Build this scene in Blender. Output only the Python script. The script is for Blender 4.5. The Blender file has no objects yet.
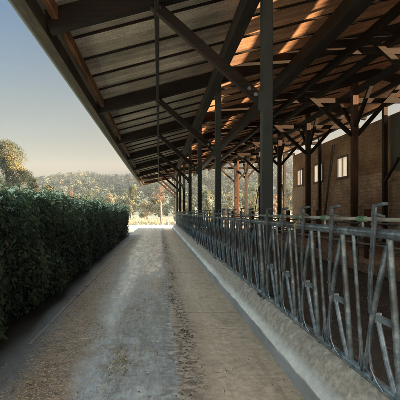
import bpy, math, random
import numpy as np
from mathutils import Vector, Matrix
random.seed(7); rng = np.random.default_rng(7)
S = bpy.context.scene; COL = S.collection
R = math.radians

# ------------------------------------------------------------------ camera
cam_d = bpy.data.cameras.new('camera'); cam = bpy.data.objects.new('camera', cam_d); COL.objects.link(cam)
cam.location = (0, 0, 1.55); cam.rotation_euler = (R(90), 0, 0)
cam_d.sensor_width = 36; cam_d.lens = 40.5
cam_d.shift_x = 0.1025; cam_d.shift_y = 0.030
cam_d.clip_start = 0.05; cam_d.clip_end = 3000
S.camera = cam

# ------------------------------------------------------------------ light
SUN_ELEV, SUN_BACK = 3.25, 20.0          # low evening sun, from the right and a little behind the camera
to_sun = Vector((math.cos(R(SUN_ELEV))*math.cos(R(SUN_BACK)), -math.cos(R(SUN_ELEV))*math.sin(R(SUN_BACK)), math.sin(R(SUN_ELEV))))
w = bpy.data.worlds.new('World'); S.world = w; w.use_nodes = True
nt = w.node_tree; bg = nt.nodes['Background']
sky = nt.nodes.new('ShaderNodeTexSky'); sky.sky_type = 'NISHITA'; sky.sun_disc = False
sky.sun_elevation = R(SUN_ELEV); sky.sun_rotation = R(90+SUN_BACK)
sky.air_density = 1.0; sky.dust_density = 3.0; sky.ozone_density = 1.5
# unseen overhead boost added to the sky to fill the shade, clear lower down
tcw = nt.nodes.new('ShaderNodeTexCoord'); sxw = nt.nodes.new('ShaderNodeSeparateXYZ'); nt.links.new(tcw.outputs['Generated'], sxw.inputs[0])
mrw = nt.nodes.new('ShaderNodeMapRange'); mrw.interpolation_type = 'SMOOTHSTEP'; nt.links.new(sxw.outputs[2], mrw.inputs[0])
mrw.inputs[1].default_value = .46; mrw.inputs[2].default_value = .80
hs = nt.nodes.new('ShaderNodeHueSaturation'); hs.inputs['Saturation'].default_value = .95; hs.inputs['Value'].default_value = .15; nt.links.new(sky.outputs[0], hs.inputs['Color'])
vl = nt.nodes.new('ShaderNodeMix'); vl.data_type = 'RGBA'; nt.links.new(mrw.outputs[0], vl.inputs[0]); tr_ = nt.nodes.new('ShaderNodeValToRGB'); nt.links.new(sxw.outputs[2], tr_.inputs[0]); tr_.color_ramp.elements[0].position = .05; tr_.color_ramp.elements[0].color = (1.02, .96, .97, 1); tr_.color_ramp.elements[1].position = .42; tr_.color_ramp.elements[1].color = (.38, .92, 1.32, 1); e_ = tr_.color_ramp.elements.new(.23); e_.color = (.98, 1.04, 1.08, 1)
tm = nt.nodes.new('ShaderNodeMix'); tm.data_type = 'RGBA'; tm.blend_type = 'MULTIPLY'; tm.inputs[0].default_value = 1; nt.links.new(hs.outputs[0], tm.inputs[6]); nt.links.new(tr_.outputs[0], tm.inputs[7])
nt.links.new(tm.outputs[2], vl.inputs[6])
vm = nt.nodes.new('ShaderNodeMix'); vm.data_type = 'RGBA'; vm.blend_type = 'MULTIPLY'; vm.inputs[0].default_value = 1; nt.links.new(hs.outputs[0], vm.inputs[6]); vm.inputs[7].default_value = (104, 78, 56, 1)
vm.clamp_result = False; nt.links.new(vm.outputs[2], vl.inputs[7])
nz = nt.nodes.new('ShaderNodeTexNoise'); nz.inputs['Scale'].default_value = 2.2; nz.inputs['Detail'].default_value = 4; mpz = nt.nodes.new('ShaderNodeMapping'); mpz.inputs['Scale'].default_value = (1, 1, 3.5)
nt.links.new(tcw.outputs['Generated'], mpz.inputs[0]); nt.links.new(mpz.outputs[0], nz.inputs['Vector'])
rz_ = nt.nodes.new('ShaderNodeMapRange'); nt.links.new(nz.outputs['Fac'], rz_.inputs[0]); rz_.inputs[1].default_value = .3; rz_.inputs[2].default_value = .7; rz_.inputs[3].default_value = .95; rz_.inputs[4].default_value = 1.06
vs_ = nt.nodes.new('ShaderNodeVectorMath'); vs_.operation = 'SCALE'; nt.links.new(vl.outputs[2], vs_.inputs[0]); nt.links.new(rz_.outputs[0], vs_.inputs['Scale'])
nt.links.new(vs_.outputs[0], bg.inputs[0]); bg.inputs[1].default_value = 0.15
sd = bpy.data.lights.new('sun', 'SUN'); sun = bpy.data.objects.new('sun', sd); COL.objects.link(sun)
sd.energy = 4.4; sd.angle = R(0.6); sd.color = (1.0, 0.69, 0.41)
sun.rotation_euler = to_sun.to_track_quat('Z', 'Y').to_euler()
S.view_settings.view_transform = 'Standard'; S.view_settings.look = 'None'
S.view_settings.gamma = 1; S.view_settings.exposure = 3.3; S.view_settings.use_curve_mapping = False
S.render.engine = 'CYCLES'
S.cycles.max_bounces = 7; S.cycles.diffuse_bounces = 4; S.cycles.glossy_bounces = 3
S.cycles.transmission_bounces = 4; S.cycles.transparent_max_bounces = 6

# ------------------------------------------------------------------ materials
def ramp(nt, fac, stops):
    n = nt.nodes.new('ShaderNodeValToRGB')
    el = n.color_ramp.elements
    while len(el) < len(stops): el.new(0.5)
    for e, (p, c) in zip(el, stops):
        e.position = p; e.color = (c[0], c[1], c[2], 1) if not isinstance(c, (int, float)) else (c, c, c, 1)
    nt.links.new(fac, n.inputs[0]); return n.outputs[0]
def noise(nt, scale=(1, 1, 1), s=5, detail=6, rough=.6, vec=None, off=(0, 0, 0)):
    if vec is None: vec = nt.nodes.new('ShaderNodeTexCoord').outputs['Object']
    mp = nt.nodes.new('ShaderNodeMapping'); mp.inputs['Scale'].default_value = scale; mp.inputs['Location'].default_value = off
    nt.links.new(vec, mp.inputs[0])
    n = nt.nodes.new('ShaderNodeTexNoise'); n.inputs['Scale'].default_value = s
    n.inputs['Detail'].default_value = detail; n.inputs['Roughness'].default_value = rough
    nt.links.new(mp.outputs[0], n.inputs['Vector']); return n.outputs['Fac']
def mixc(nt, fac, a, b, mode='MIX'):
    m = nt.nodes.new('ShaderNodeMix'); m.data_type = 'RGBA'; m.blend_type = mode
    for k, v in ((0, fac), (6, a), (7, b)):
        if isinstance(v, (int, float)): m.inputs[k].default_value = v
        elif isinstance(v, tuple): m.inputs[k].default_value = (*v, 1)
        else: nt.links.new(v, m.inputs[k])
    return m.outputs[2]
def math_(nt, op, a, b=0.0, c=None):
    m = nt.nodes.new('ShaderNodeMath'); m.operation = op
    for k, v in enumerate((a, b) if c is None else (a, b, c)):
        if isinstance(v, (int, float)): m.inputs[k].default_value = v
        else: nt.links.new(v, m.inputs[k])
    return m.outputs[0]
def newmat(name):
    m = bpy.data.materials.new(name); m.use_nodes = True
    return m, m.node_tree, m.node_tree.nodes['Principled BSDF']
def bump(nt, p, h, strength=.4, dist=.01):
    b = nt.nodes.new('ShaderNodeBump'); b.inputs['Strength'].default_value = strength; b.inputs['Distance'].default_value = dist
    nt.links.new(h, b.inputs['Height']); nt.links.new(b.outputs[0], p.inputs['Normal'])
def setc(nt, p, c, rough=.8, metal=0):
    if isinstance(c, tuple): p.inputs['Base Color'].default_value = (*c, 1)
    else: nt.links.new(c, p.inputs['Base Color'])
    if isinstance(rough, (int, float)): p.inputs['Roughness'].default_value = rough
    else: nt.links.new(rough, p.inputs['Roughness'])
    p.inputs['Metallic'].default_value = metal

def wood(name, axis, dark, light, rough=.8, seams=False, spec=.25):
    m, nt, p = newmat(name)
    sc = {'x': (1.2, 14, 14), 'y': (14, 1.2, 14), 'z': (14, 14, 1.2)}[axis]
    sc2 = {'x': (.6, 40, 40), 'y': (40, .6, 40), 'z': (40, 40, .6)}[axis]
    g = noise(nt, sc, 1.6, 8, .65); f = noise(nt, sc2, 2.0, 5, .7); b = noise(nt, (1, 1, 1), .9, 4, .6)
    c = ramp(nt, g, [(.28, dark), (.72, light)])
    c = mixc(nt, ramp(nt, f, [(.30, .55 if seams else 1.0), (.6, 0.0)]), c, tuple(v*.45 for v in dark))
    mul = ramp(nt, b, [(.3, .55), (.7, 1.35)])
    c = mixc(nt, 1.0, c, mul, 'MULTIPLY')
    k = noise(nt, {'x': (1, 2.2, 2.2), 'y': (2.2, 1, 2.2), 'z': (2.2, 2.2, 1)}[axis], 3.5, 2, .4, off=(5, 3, 1))
    c = mixc(nt, ramp(nt, k, [(.73, 0.0), (.76, .8)]), c, tuple(v*.3 for v in dark))
    if seams:
        tc = nt.nodes.new('ShaderNodeTexCoord'); sx = nt.nodes.new('ShaderNodeSeparateXYZ'); nt.links.new(tc.outputs['Object'], sx.inputs[0])
        fr = math_(nt, 'FRACT', math_(nt, 'MULTIPLY', math_(nt, 'ADD', sx.outputs[1], 50.0), 1/.167))
        s = math_(nt, 'LESS_THAN', fr, .035)
        pid = math_(nt, 'FLOOR', math_(nt, 'MULTIPLY', math_(nt, 'ADD', sx.outputs[1], 50.0), 1/.167))
        wn = nt.nodes.new('ShaderNodeTexWhiteNoise'); wn.noise_dimensions = '1D'; nt.links.new(pid, wn.inputs['W'])
        c = mixc(nt, 1.0, c, ramp(nt, wn.outputs[0], [(0, .72), (1, 1.2)]), 'MULTIPLY')
        c = mixc(nt, s, c, tuple(v*.25 for v in dark))
        # red-brown inner boards, warm reflected light put into their tint; overhang weathered grey
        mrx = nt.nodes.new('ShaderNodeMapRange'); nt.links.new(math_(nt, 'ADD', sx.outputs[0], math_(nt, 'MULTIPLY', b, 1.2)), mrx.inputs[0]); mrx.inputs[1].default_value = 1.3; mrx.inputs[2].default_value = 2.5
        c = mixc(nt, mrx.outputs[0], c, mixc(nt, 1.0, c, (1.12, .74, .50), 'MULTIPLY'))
    setc(nt, p, c, rough); p.inputs['Specular IOR Level'].default_value = spec
    bump(nt, p, f, .5, .004)
    return m

M = {}
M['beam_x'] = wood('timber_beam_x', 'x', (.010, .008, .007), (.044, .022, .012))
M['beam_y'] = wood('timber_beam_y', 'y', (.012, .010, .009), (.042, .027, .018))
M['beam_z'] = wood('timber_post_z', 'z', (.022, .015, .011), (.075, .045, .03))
M['redwood'] = wood('reddish_timber', 'z', (.05, .025, .016), (.17, .078, .043))
M['eave'] = wood('eave_timber', 'y', (.17, .07, .03), (.48, .22, .10))  # orange of the lit inner boards put into this timber colour
M['fascia'] = wood('fascia_timber', 'y', (.035, .027, .020), (.13, .092, .062))
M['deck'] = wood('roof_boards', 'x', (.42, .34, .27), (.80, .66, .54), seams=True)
M['wallboard'] = wood('wall_boards', 'y', (.30, .18, .11), (.52, .34, .225))

m, nt, p = newmat('roof_sheet'); c = ramp(nt, noise(nt, s=.8), [(.3, (.10, .09, .08)), (.7, (.2, .18, .16))]); setc(nt, p, c, .8); M['sheet'] = m
m, nt, p = newmat('painted_steel_post')
c = ramp(nt, noise(nt, (1, 1, .4), 4, 8, .7), [(.35, (.014, .019, .018)), (.6, (.030, .036, .032)), (.75, (.07, .045, .028))]); setc(nt, p, c, .55, .2); bump(nt, p, noise(nt, s=30), .2, .002); M['post'] = m
# galvanised fence steel
m, nt, p = newmat('galvanised_steel')
n1 = noise(nt, s=9, detail=8, rough=.7); n2 = noise(nt, s=2.2, detail=5, off=(3, 1, 2)); n3 = noise(nt, s=40, detail=3)
c = ramp(nt, n1, [(.3, (.06, .08, .09)), (.5, (.21, .255, .28)), (.70, (.52, .58, .60))])
c = mixc(nt, ramp(nt, n2, [(.50, 0.0), (.66, .8)]), c, (.075, .062, .048))
c = mixc(nt, ramp(nt, n3, [(.66, 0.0), (.72, .7)]), c, (.10, .07, .05))
setc(nt, p, c, ramp(nt, n1, [(.3, .50), (.7, .28)]), .7); bump(nt, p, n3, .25, .002); M['steel'] = m
m, nt, p = newmat('worn_lever_steel')
c = ramp(nt, noise(nt, s=14, detail=8, rough=.75), [(.32, (.04, .045, .047)), (.55, (.16, .18, .19)), (.72, (.40, .42, .42))]); setc(nt, p, c, .5, .5); bump(nt, p, noise(nt, s=60), .3, .002); M['lever'] = m
m, nt, p = newmat('pale_rod'); c = ramp(nt, noise(nt, (8, 1, 8), 3), [(.35, (.25, .23, .18)), (.65, (.50, .48, .40))]); setc(nt, p, c, .6, .2); M['rod'] = m
m, nt, p = newmat('green_plastic'); c = ramp(nt, noise(nt, s=18, detail=6), [(.35, (.05, .11, .055)), (.65, (.13, .25, .14))]); setc(nt, p, c, .55); M['green'] = m
m, nt, p = newmat('yellow_tape'); c = ramp(nt, noise(nt, s=40), [(.35, (.35, .22, .05)), (.65, (.6, .45, .14))]); setc(nt, p, c, .6); M['yellow'] = m
# kerb concrete
m, nt, p = newmat('kerb_concrete')
tc = nt.nodes.new('ShaderNodeTexCoord'); sx = nt.nodes.new('ShaderNodeSeparateXYZ'); nt.links.new(tc.outputs['Object'], sx.inputs[0])
n1 = noise(nt, (1, .35, 1), 3.5, 9, .7); n2 = noise(nt, (1, .8, 1), 14, 8, .75, off=(4, 4, 4)); n3 = noise(nt, s=70, detail=4, rough=.8)
n4 = noise(nt, (1, .25, 1), 1.6, 5, .6, off=(9, 1, 0))
dirt = ramp(nt, n2, [(.3, (.11, .09, .068)), (.5, (.25, .215, .17)), (.7, (.42, .365, .29))])
pale = ramp(nt, n2, [(.3, (.36, .34, .30)), (.7, (.62, .59, .53))])
grey = ramp(nt, n1, [(.3, (.12, .12, .115)), (.7, (.23, .225, .21))])
zz = math_(nt, 'ADD', sx.outputs[2], math_(nt, 'MULTIPLY', math_(nt, 'SUBTRACT', n1, .5), .05))
f_pale = ramp(nt, math_(nt, 'MULTIPLY', zz, 2.0), [(.27, 0.0), (.30, 1.0), (.40, .9), (.52, 0.0)])
f_top = ramp(nt, math_(nt, 'MULTIPLY', zz, 2.0), [(.40, 0.0), (.52, 1.0)])
c = mixc(nt, f_top, grey, dirt); c = mixc(nt, math_(nt, 'MULTIPLY', f_pale, ramp(nt, n4, [(.3, .45), (.6, 1.0)])), c, pale)
c = mixc(nt, ramp(nt, n3, [(.60, 0.0), (.68, .6)]), c, (.09, .065, .045))
setc(nt, p, c, .85); bump(nt, p, mixc(nt, .5, n2, n3), .4, .006); M['kerb'] = m
# driveway
m, nt, p = newmat('driveway_surface')
tc = nt.nodes.new('ShaderNodeTexCoord'); sx = nt.nodes.new('ShaderNodeSeparateXYZ'); nt.links.new(tc.outputs['Object'], sx.inputs[0])
X, Y = sx.outputs[0], sx.outputs[1]
nb = noise(nt, (1, .35, 1), .9, 6, .6); nm = noise(nt, (1, .6, 1), 5, 9, .7, off=(3, 7, 1)); nf = noise(nt, s=45, detail=6, rough=.8); ns = noise(nt, (1, .16, 1), 4.5, 9, .75, off=(1, 5, 2))
nd = noise(nt, (1, 1, 1), 11, 10, .75, off=(8, 2, 0))
xw = math_(nt, 'ADD', X, math_(nt, 'MULTIPLY', math_(nt, 'SUBTRACT', nb, .5), .35))
xs = math_(nt, 'ADD', xw, math_(nt, 'MULTIPLY', math_(nt, 'SUBTRACT', nm, .5), .45))
conc = ramp(nt, nm, [(.28, (.115, .120, .118)), (.5, (.205, .212, .208)), (.72, (.32, .325, .31))])
wet = ramp(nt, ns, [(.37, 0.0), (.60, 1.0)])
conc = mixc(nt, ramp(nt, nd, [(.47, 0.0), (.62, .85)]), conc, (.10, .075, .05))
tan = ramp(nt, nd, [(.25, (.15, .108, .075)), (.5, (.27, .205, .145)), (.75, (.40, .315, .23))])
tan = mixc(nt, ramp(nt, nf, [(.58, 0.0), (.70, .6)]), tan, (.09, .065, .045))
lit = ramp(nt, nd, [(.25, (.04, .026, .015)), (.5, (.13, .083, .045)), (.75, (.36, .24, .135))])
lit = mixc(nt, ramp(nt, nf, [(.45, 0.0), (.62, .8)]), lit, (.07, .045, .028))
asph = ramp(nt, nd, [(.3, (.035, .036, .036)), (.7, (.085, .084, .080))])
def band(x, a, b, soft):   # 0 below a, 1 above
    return math_(nt, 'MULTIPLY', math_(nt, 'ADD', math_(nt, 'MULTIPLY', math_(nt, 'SUBTRACT', x, (a+b)/2), 1/soft), .5), 1.0)
def step(x, a, soft=.08):
    mr = nt.nodes.new('ShaderNodeMapRange'); mr.clamp = True
    nt.links.new(x, mr.inputs[0]); mr.inputs[1].default_value = a-soft; mr.inputs[2].default_value = a+soft
    return mr.outputs[0]
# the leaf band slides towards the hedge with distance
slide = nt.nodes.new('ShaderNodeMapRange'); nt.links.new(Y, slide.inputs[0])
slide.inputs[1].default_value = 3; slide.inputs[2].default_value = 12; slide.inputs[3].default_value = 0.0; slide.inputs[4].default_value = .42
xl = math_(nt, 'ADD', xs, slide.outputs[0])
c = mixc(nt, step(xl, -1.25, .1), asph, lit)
c = mixc(nt, step(xl, -.68, .12), c, conc)
edge = math_(nt, 'ADD', X, math_(nt, 'MULTIPLY', math_(nt, 'SUBTRACT', nm, .5), .16))
c = mixc(nt, step(edge, .18, .035), c, tan)
# soil smear along the joint
sm = math_(nt, 'ABSOLUTE', math_(nt, 'SUBTRACT', xs, .30))
smf = math_(nt, 'MULTIPLY', math_(nt, 'SUBTRACT', 1.0, step(sm, .18, .13)), ramp(nt, nd, [(.42, 0.0), (.55, 1.0)]))
c = mixc(nt, math_(nt, 'MULTIPLY', smf, .95), c, (.045, .032, .022))
isw = math_(nt, 'MULTIPLY', math_(nt, 'MULTIPLY', wet, step(xl, -.68, .12)), math_(nt, 'SUBTRACT', 1.0, step(edge, .10, .08)))
rg = mixc(nt, isw, (.46, .46, .46), (.13, .13, .13))
rg = mixc(nt, step(edge, .18, .05), rg, (.9, .9, .9))
rgs = nt.nodes.new('ShaderNodeSeparateColor'); nt.links.new(rg, rgs.inputs[0])
c = mixc(nt, math_(nt, 'MULTIPLY', isw, .35), c, (.13, .14, .145))
# tracked-in dirt: long wheel-dragged streaks and scattered patches
tk = noise(nt, (1, .05, 1), 7, 8, .7, off=(2, 8, 5)); pt = noise(nt, (1, .5, 1), 2.6, 10, .8, off=(6, 1, 9))
c = mixc(nt, ramp(nt, tk, [(.54, 0.0), (.70, .55)]), c, (.10, .078, .055)); c = mixc(nt, ramp(nt, pt, [(.52, 0.0), (.64, .5)]), c, (.115, .088, .06))
jy = math_(nt, 'ABSOLUTE', math_(nt, 'SUBTRACT', math_(nt, 'FRACT', math_(nt, 'DIVIDE', math_(nt, 'ADD', Y, math_(nt, 'MULTIPLY', nm, .05)), 4.6)), .5))
c = mixc(nt, math_(nt, 'MULTIPLY', math_(nt, 'LESS_THAN', jy, .0022), .75), c, (.04, .033, .026))
nt.links.new(math_(nt, 'MULTIPLY', isw, .9), p.inputs['Coat Weight']); p.inputs['Coat Roughness'].default_value = .12
setc(nt, p, c, rgs.outputs[0]); bump(nt, p, math_(nt, 'MULTIPLY', mixc(nt, .35, nd, nf), math_(nt, 'SUBTRACT', 1.0, math_(nt, 'MULTIPLY', isw, .97))), .6, .014); M['drive'] = m
# ground
m, nt, p = newmat('ground_earth_grass')
tc = nt.nodes.new('ShaderNodeTexCoord'); sx = nt.nodes.new('ShaderNodeSeparateXYZ'); nt.links.new(tc.outputs['Object'], sx.inputs[0])
n1 = noise(nt, s=.05, detail=6); n2 = noise(nt, s=3, detail=9, rough=.7); n3 = noise(nt, s=.4, detail=6)
near = ramp(nt, n2, [(.3, (.018, .015, .012)), (.7, (.045, .037, .028))])  # shade at the hedge foot put into the dark earth colour
field = ramp(nt, n2, [(.3, (.34, .29, .18)), (.7, (.52, .45, .31))])
field = mixc(nt, ramp(nt, n3, [(.4, 0.0), (.65, .6)]), field, (.13, .13, .055))
hill = ramp(nt, n3, [(.3, (.11, .10, .05)), (.7, (.24, .20, .115))])
def mr(v, a, b):
    n = nt.nodes.new('ShaderNodeMapRange'); nt.links.new(v, n.inputs[0]); n.inputs[1].default_value = a; n.inputs[2].default_value = b; return n.outputs[0]
c = mixc(nt, math_(nt, 'MAXIMUM', mr(sx.outputs[1], 33, 36), mr(sx.outputs[0], -3.4, -4.2)), near, field); c = mixc(nt, mr(sx.outputs[1], 68, 82), c, hill)  # field colour extended left of the hedge, added to bounce light
setc(nt, p, c, .95); bump(nt, p, n2, .6, .03); M['ground'] = m
m, nt, p = newmat('pale_gravel_yard')
n2 = noise(nt, s=4, detail=9, rough=.75); c = ramp(nt, n2, [(.3, (.38, .35, .29)), (.7, (.56, .52, .44))]); setc(nt, p, c, .9); bump(nt, p, n2, .5, .02); M['yard'] = m
m, nt, p = newmat('pen_floor_muck')
n2 = noise(nt, s=3.5, detail=9, rough=.75); c = ramp(nt, n2, [(.3, (.018, .013, .010)), (.55, (.045, .034, .025)), (.75, (.13, .095, .06))]); setc(nt, p, c, .8); bump(nt, p, n2, .9, .05); M['muck'] = m
m, nt, p = newmat('straw_bedding')
n2 = noise(nt, (3, .8, 1), 6, 9, .8); c = ramp(nt, n2, [(.3, (.20, .125, .07)), (.7, (.58, .42, .26))]); setc(nt, p, c, .9); bump(nt, p, n2, .9, .04); M['bedding'] = m
# bricks (block wall seen from the shed): wall lies in the YZ plane
m, nt, p = newmat('brown_block_wall')
tc = nt.nodes.new('ShaderNodeTexCoord'); sx = nt.nodes.new('ShaderNodeSeparateXYZ'); nt.links.new(tc.outputs['Object'], sx.inputs[0])
cb = nt.nodes.new('ShaderNodeCombineXYZ'); nt.links.new(sx.outputs[1], cb.inputs[0]); nt.links.new(sx.outputs[2], cb.inputs[1])
bt = nt.nodes.new('ShaderNodeTexBrick'); nt.links.new(cb.outputs[0], bt.inputs['Vector'])
bt.inputs['Scale'].default_value = 1; bt.inputs['Brick Width'].default_value = .36; bt.inputs['Row Height'].default_value = .165
bt.inputs['Mortar Size'].default_value = .012; bt.inputs['Mortar Smooth'].default_value = .3; bt.inputs['Bias'].default_value = -.2
bt.inputs['Color1'].default_value = (.42, .31, .235, 1); bt.inputs['Color2'].default_value = (.58, .46, .365, 1); bt.inputs['Mortar'].default_value = (.27, .23, .19, 1)
c = mixc(nt, 1.0, bt.outputs[0], ramp(nt, noise(nt, s=1.3, detail=8), [(.3, .6), (.7, 1.25)]), 'MULTIPLY')
setc(nt, p, c, .9); bump(nt, p, math_(nt, 'SUBTRACT', 1.0, bt.outputs['Fac']), .7, .01); M['brick'] = m
m, nt, p = newmat('pale_render'); n2 = noise(nt, s=2, detail=8); c = ramp(nt, n2, [(.3, (.30, .27, .235)), (.7, (.46, .43, .385))]); setc(nt, p, c, .9); M['render'] = m
m, nt, p = newmat('window_paint'); setc(nt, p, ramp(nt, noise(nt, s=5), [(.3, (.05, .04, .035)), (.7, (.12, .10, .085))]), .6); M['wframe'] = m
m, nt, p = newmat('dusty_glass')
tr = nt.nodes.new('ShaderNodeBsdfTransparent'); tr.inputs[0].default_value = (.50, .56, .62, 1); gl = nt.nodes.new('ShaderNodeBsdfGlossy'); gl.inputs['Roughness'].default_value = .05
mx = nt.nodes.new('ShaderNodeMixShader'); mx.inputs[0].default_value = .06; nt.links.new(tr.outputs[0], mx.inputs[1]); nt.links.new(gl.outputs[0], mx.inputs[2])
tl = nt.nodes.new('ShaderNodeBsdfTranslucent'); tl.inputs[0].default_value = (.8, .78, .72, 1); m2 = nt.nodes.new('ShaderNodeMixShader'); m2.inputs[0].default_value = .07
nt.links.new(mx.outputs[0], m2.inputs[1]); nt.links.new(tl.outputs[0], m2.inputs[2]); nt.links.new(m2.outputs[0], nt.nodes['Material Output'].inputs[0]); M['glass'] = m
m, nt, p = newmat('shaded_panel_sheet'); setc(nt, p, ramp(nt, noise(nt, (1, 6, .4), 3, 6), [(.3, (.05, .052, .046)), (.7, (.10, .10, .088))]), .7); M['panel_shade'] = m

def leafmat(name, cols, rough=.5, trans=.25, tint_attr=False, spec=.4):
    m, nt, p = newmat(name)
    at = nt.nodes.new('ShaderNodeAttribute'); at.attribute_name = 'tint'
    c = ramp(nt, at.outputs['Fac'], cols)
    setc(nt, p, c, rough); p.inputs['Specular IOR Level'].default_value = spec
    if trans:
        tl = nt.nodes.new('ShaderNodeBsdfTranslucent'); nt.links.new(c, tl.inputs[0])
        mx = nt.nodes.new('ShaderNodeMixShader'); mx.inputs[0].default_value = trans
        nt.links.new(p.outputs[0], mx.inputs[1]); nt.links.new(tl.outputs[0], mx.inputs[2]); nt.links.new(mx.outputs[0], nt.nodes['Material Output'].inputs[0])
    return m
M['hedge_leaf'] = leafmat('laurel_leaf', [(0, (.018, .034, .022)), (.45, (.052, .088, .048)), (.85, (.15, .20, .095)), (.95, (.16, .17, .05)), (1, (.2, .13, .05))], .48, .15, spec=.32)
M['scrub'] = leafmat('hill_scrub_leaf', [(0, (.014, .024, .017)), (.35, (.026, .042, .022)), (.6, (.052, .066, .032)), (.8, (.10, .10, .052)), (1, (.12, .088, .05))], .8, .2)
M['tree_leaf'] = leafmat('tree_leaf', [(0, (.025, .036, .016)), (.5, (.065, .07, .028)), (1, (.14, .115, .045))], .7, .3)
M['yellow_leaf'] = leafmat('yellowing_leaf', [(0, (.07, .055, .02)), (.5, (.15, .11, .04)), (1, (.24, .17, .065))], .7, .3)
M['rust_leaf'] = leafmat('rust_leaf', [(0, (.07, .042, .028)), (.5, (.13, .085, .055)), (1, (.20, .15, .10))], .7, .3)
M['dark_leaf'] = leafmat('dark_shrub_leaf', [(0, (.03, .042, .022)), (.5, (.06, .072, .034)), (1, (.11, .11, .05))], .7, .2)
M['pale_leaf'] = leafmat('pale_shrub_leaf', [(0, (.08, .08, .045)), (.5, (.15, .135, .08)), (1, (.25, .215, .14))], .75, .25)
M['straw'] = leafmat('dry_straw', [(0, (.10, .065, .035)), (.5, (.28, .20, .11)), (1, (.50, .40, .24))], .8, .1)
M['litter'] = leafmat('dead_leaves', [(0, (.035, .022, .013)), (.5, (.16, .10, .055)), (1, (.55, .40, .23))], .8, .1)
M['grassblade'] = leafmat('dry_grass', [(0, (.17, .155, .085)), (.5, (.30, .26, .16)), (1, (.42, .37, .26))], .8, .25)
m, nt, p = newmat('bark'); setc(nt, p, ramp(nt, noise(nt, (4, 4, 1), 3, 8), [(.3, (.07, .052, .038)), (.7, (.20, .155, .115))]), .9); bump(nt, p, noise(nt, (4, 4, 1), 6), .6, .02); M['bark'] = m
m, nt, p = newmat('hedge_core_shade'); setc(nt, p, ramp(nt, noise(nt, s=6, detail=8), [(.3, (.010, .010, .006)), (.7, (.035, .032, .018))]), .95); M['core_shade'] = m
m, nt, p = newmat('soil_clod'); setc(nt, p, ramp(nt, noise(nt, s=30), [(.3, (.035, .025, .018)), (.7, (.10, .075, .05))]), .95); M['clod'] = m
m, nt, p = newmat('rope'); setc(nt, p, (.12, .10, .08), .8); M['rope'] = m

# ------------------------------------------------------------------ mesh helpers
class MB:
    def __init__(s): s.v = []; s.f = []; s.sm = []
    def add(s, vs, fs, smooth=False):
        o = len(s.v); s.v += [tuple(v) for v in vs]; s.f += [tuple(o+i for i in f) for f in fs]; s.sm += [smooth]*len(fs); return s
    def box(s, a, b):
        (x0, y0, z0), (x1, y1, z1) = a, b
        return s.add([(x0,y0,z0),(x1,y0,z0),(x1,y1,z0),(x0,y1,z0),(x0,y0,z1),(x1,y0,z1),(x1,y1,z1),(x0,y1,z1)],
                     [(3,2,1,0),(4,5,6,7),(0,1,5,4),(1,2,6,5),(2,3,7,6),(3,0,4,7)])
    def bar(s, p, q, wd, ht, up=(0, 0, 1), ch=.006):
        """squared timber from p to q, wd across, ht along up, chamfered arrises"""
        p, q = Vector(p), Vector(q); d = (q-p).normalized(); side = d.cross(Vector(up)).normalized(); u = side.cross(d).normalized()
        a, b = wd/2, ht/2; c = min(ch, a*.4, b*.4)
        prof = [(-a, -b+c), (-a+c, -b), (a-c, -b), (a, -b+c), (a, b-c), (a-c, b), (-a+c, b), (-a, b-c)]
        vs = [p+side*x+u*y for x, y in prof]+[q+side*x+u*y for x, y in prof]
        fs = [(i, (i+1) % 8, 8+(i+1) % 8, 8+i) for i in range(8)]+[tuple(range(7, -1, -1)), tuple(range(8, 16))]
        return s.add(vs, fs)
    def tube(s, pts, r, n=8, cap=True):
        pts = [Vector(p) for p in pts]; rings = []
        prev = None
        for i, p in enumerate(pts):
            d = (pts[min(i+1, len(pts)-1)]-pts[max(i-1, 0)]).normalized()
            if prev is None: prev = Vector((0, 0, 1)) if abs(d.z) < .9 else Vector((1, 0, 0))
            a = (prev-d*prev.dot(d)).normalized(); b = d.cross(a); prev = a
            rr = r[i] if isinstance(r, (list, tuple)) else r
            rings.append([p+a*math.cos(2*math.pi*k/n)*rr+b*math.sin(2*math.pi*k/n)*rr for k in range(n)])
        vs = [v for g in rings for v in g]; fs = []
        for i in range(len(pts)-1):
            for k in range(n): fs.append((i*n+k, i*n+(k+1) % n, (i+1)*n+(k+1) % n, (i+1)*n+k))
        s.add(vs, fs, True)
        if cap: s.add(rings[0][::-1], [tuple(range(n))]); s.add(rings[-1], [tuple(range(n))])
        return s
    def sweep(s, prof, axis_pts):
        """closed profile of (x,z) extruded along y positions"""
        n = len(prof); vs = [(x, y, z) for y in axis_pts for x, z in prof]; fs = []
        for i in range(len(axis_pts)-1):
            for k in range(n): fs.append((i*n+k, (i+1)*n+k, (i+1)*n+(k+1) % n, i*n+(k+1) % n))
        fs += [tuple(range(n)), tuple(range((len(axis_pts)-1)*n+n-1, (len(axis_pts)-1)*n-1, -1))]
        return s.add(vs, fs)
    def mesh(s, name, mat):
        me = bpy.data.meshes.new(name); me.from_pydata(s.v, [], s.f); me.materials.append(mat)
        me.polygons.foreach_set('use_smooth', s.sm); me.update(); return me
    def build(s, name, mat, parent=None, loc=None):
        o = bpy.data.objects.new(name, s.mesh(name, mat)); COL.objects.link(o)
        if parent: o.parent = parent
        if loc: o.location = loc
        return o
def tag(o, label=None, cat=None, group=None, kind=None):
    for k, v in (('label', label), ('category', cat), ('group', group), ('kind', kind)):
        if v: o[k] = v
    return o
def empty(name, loc=(0, 0, 0), rz=0):
    o = bpy.data.objects.new(name, None); COL.objects.link(o); o.location = loc; o.rotation_euler.z = rz; o.empty_display_size = .2; return o
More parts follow.
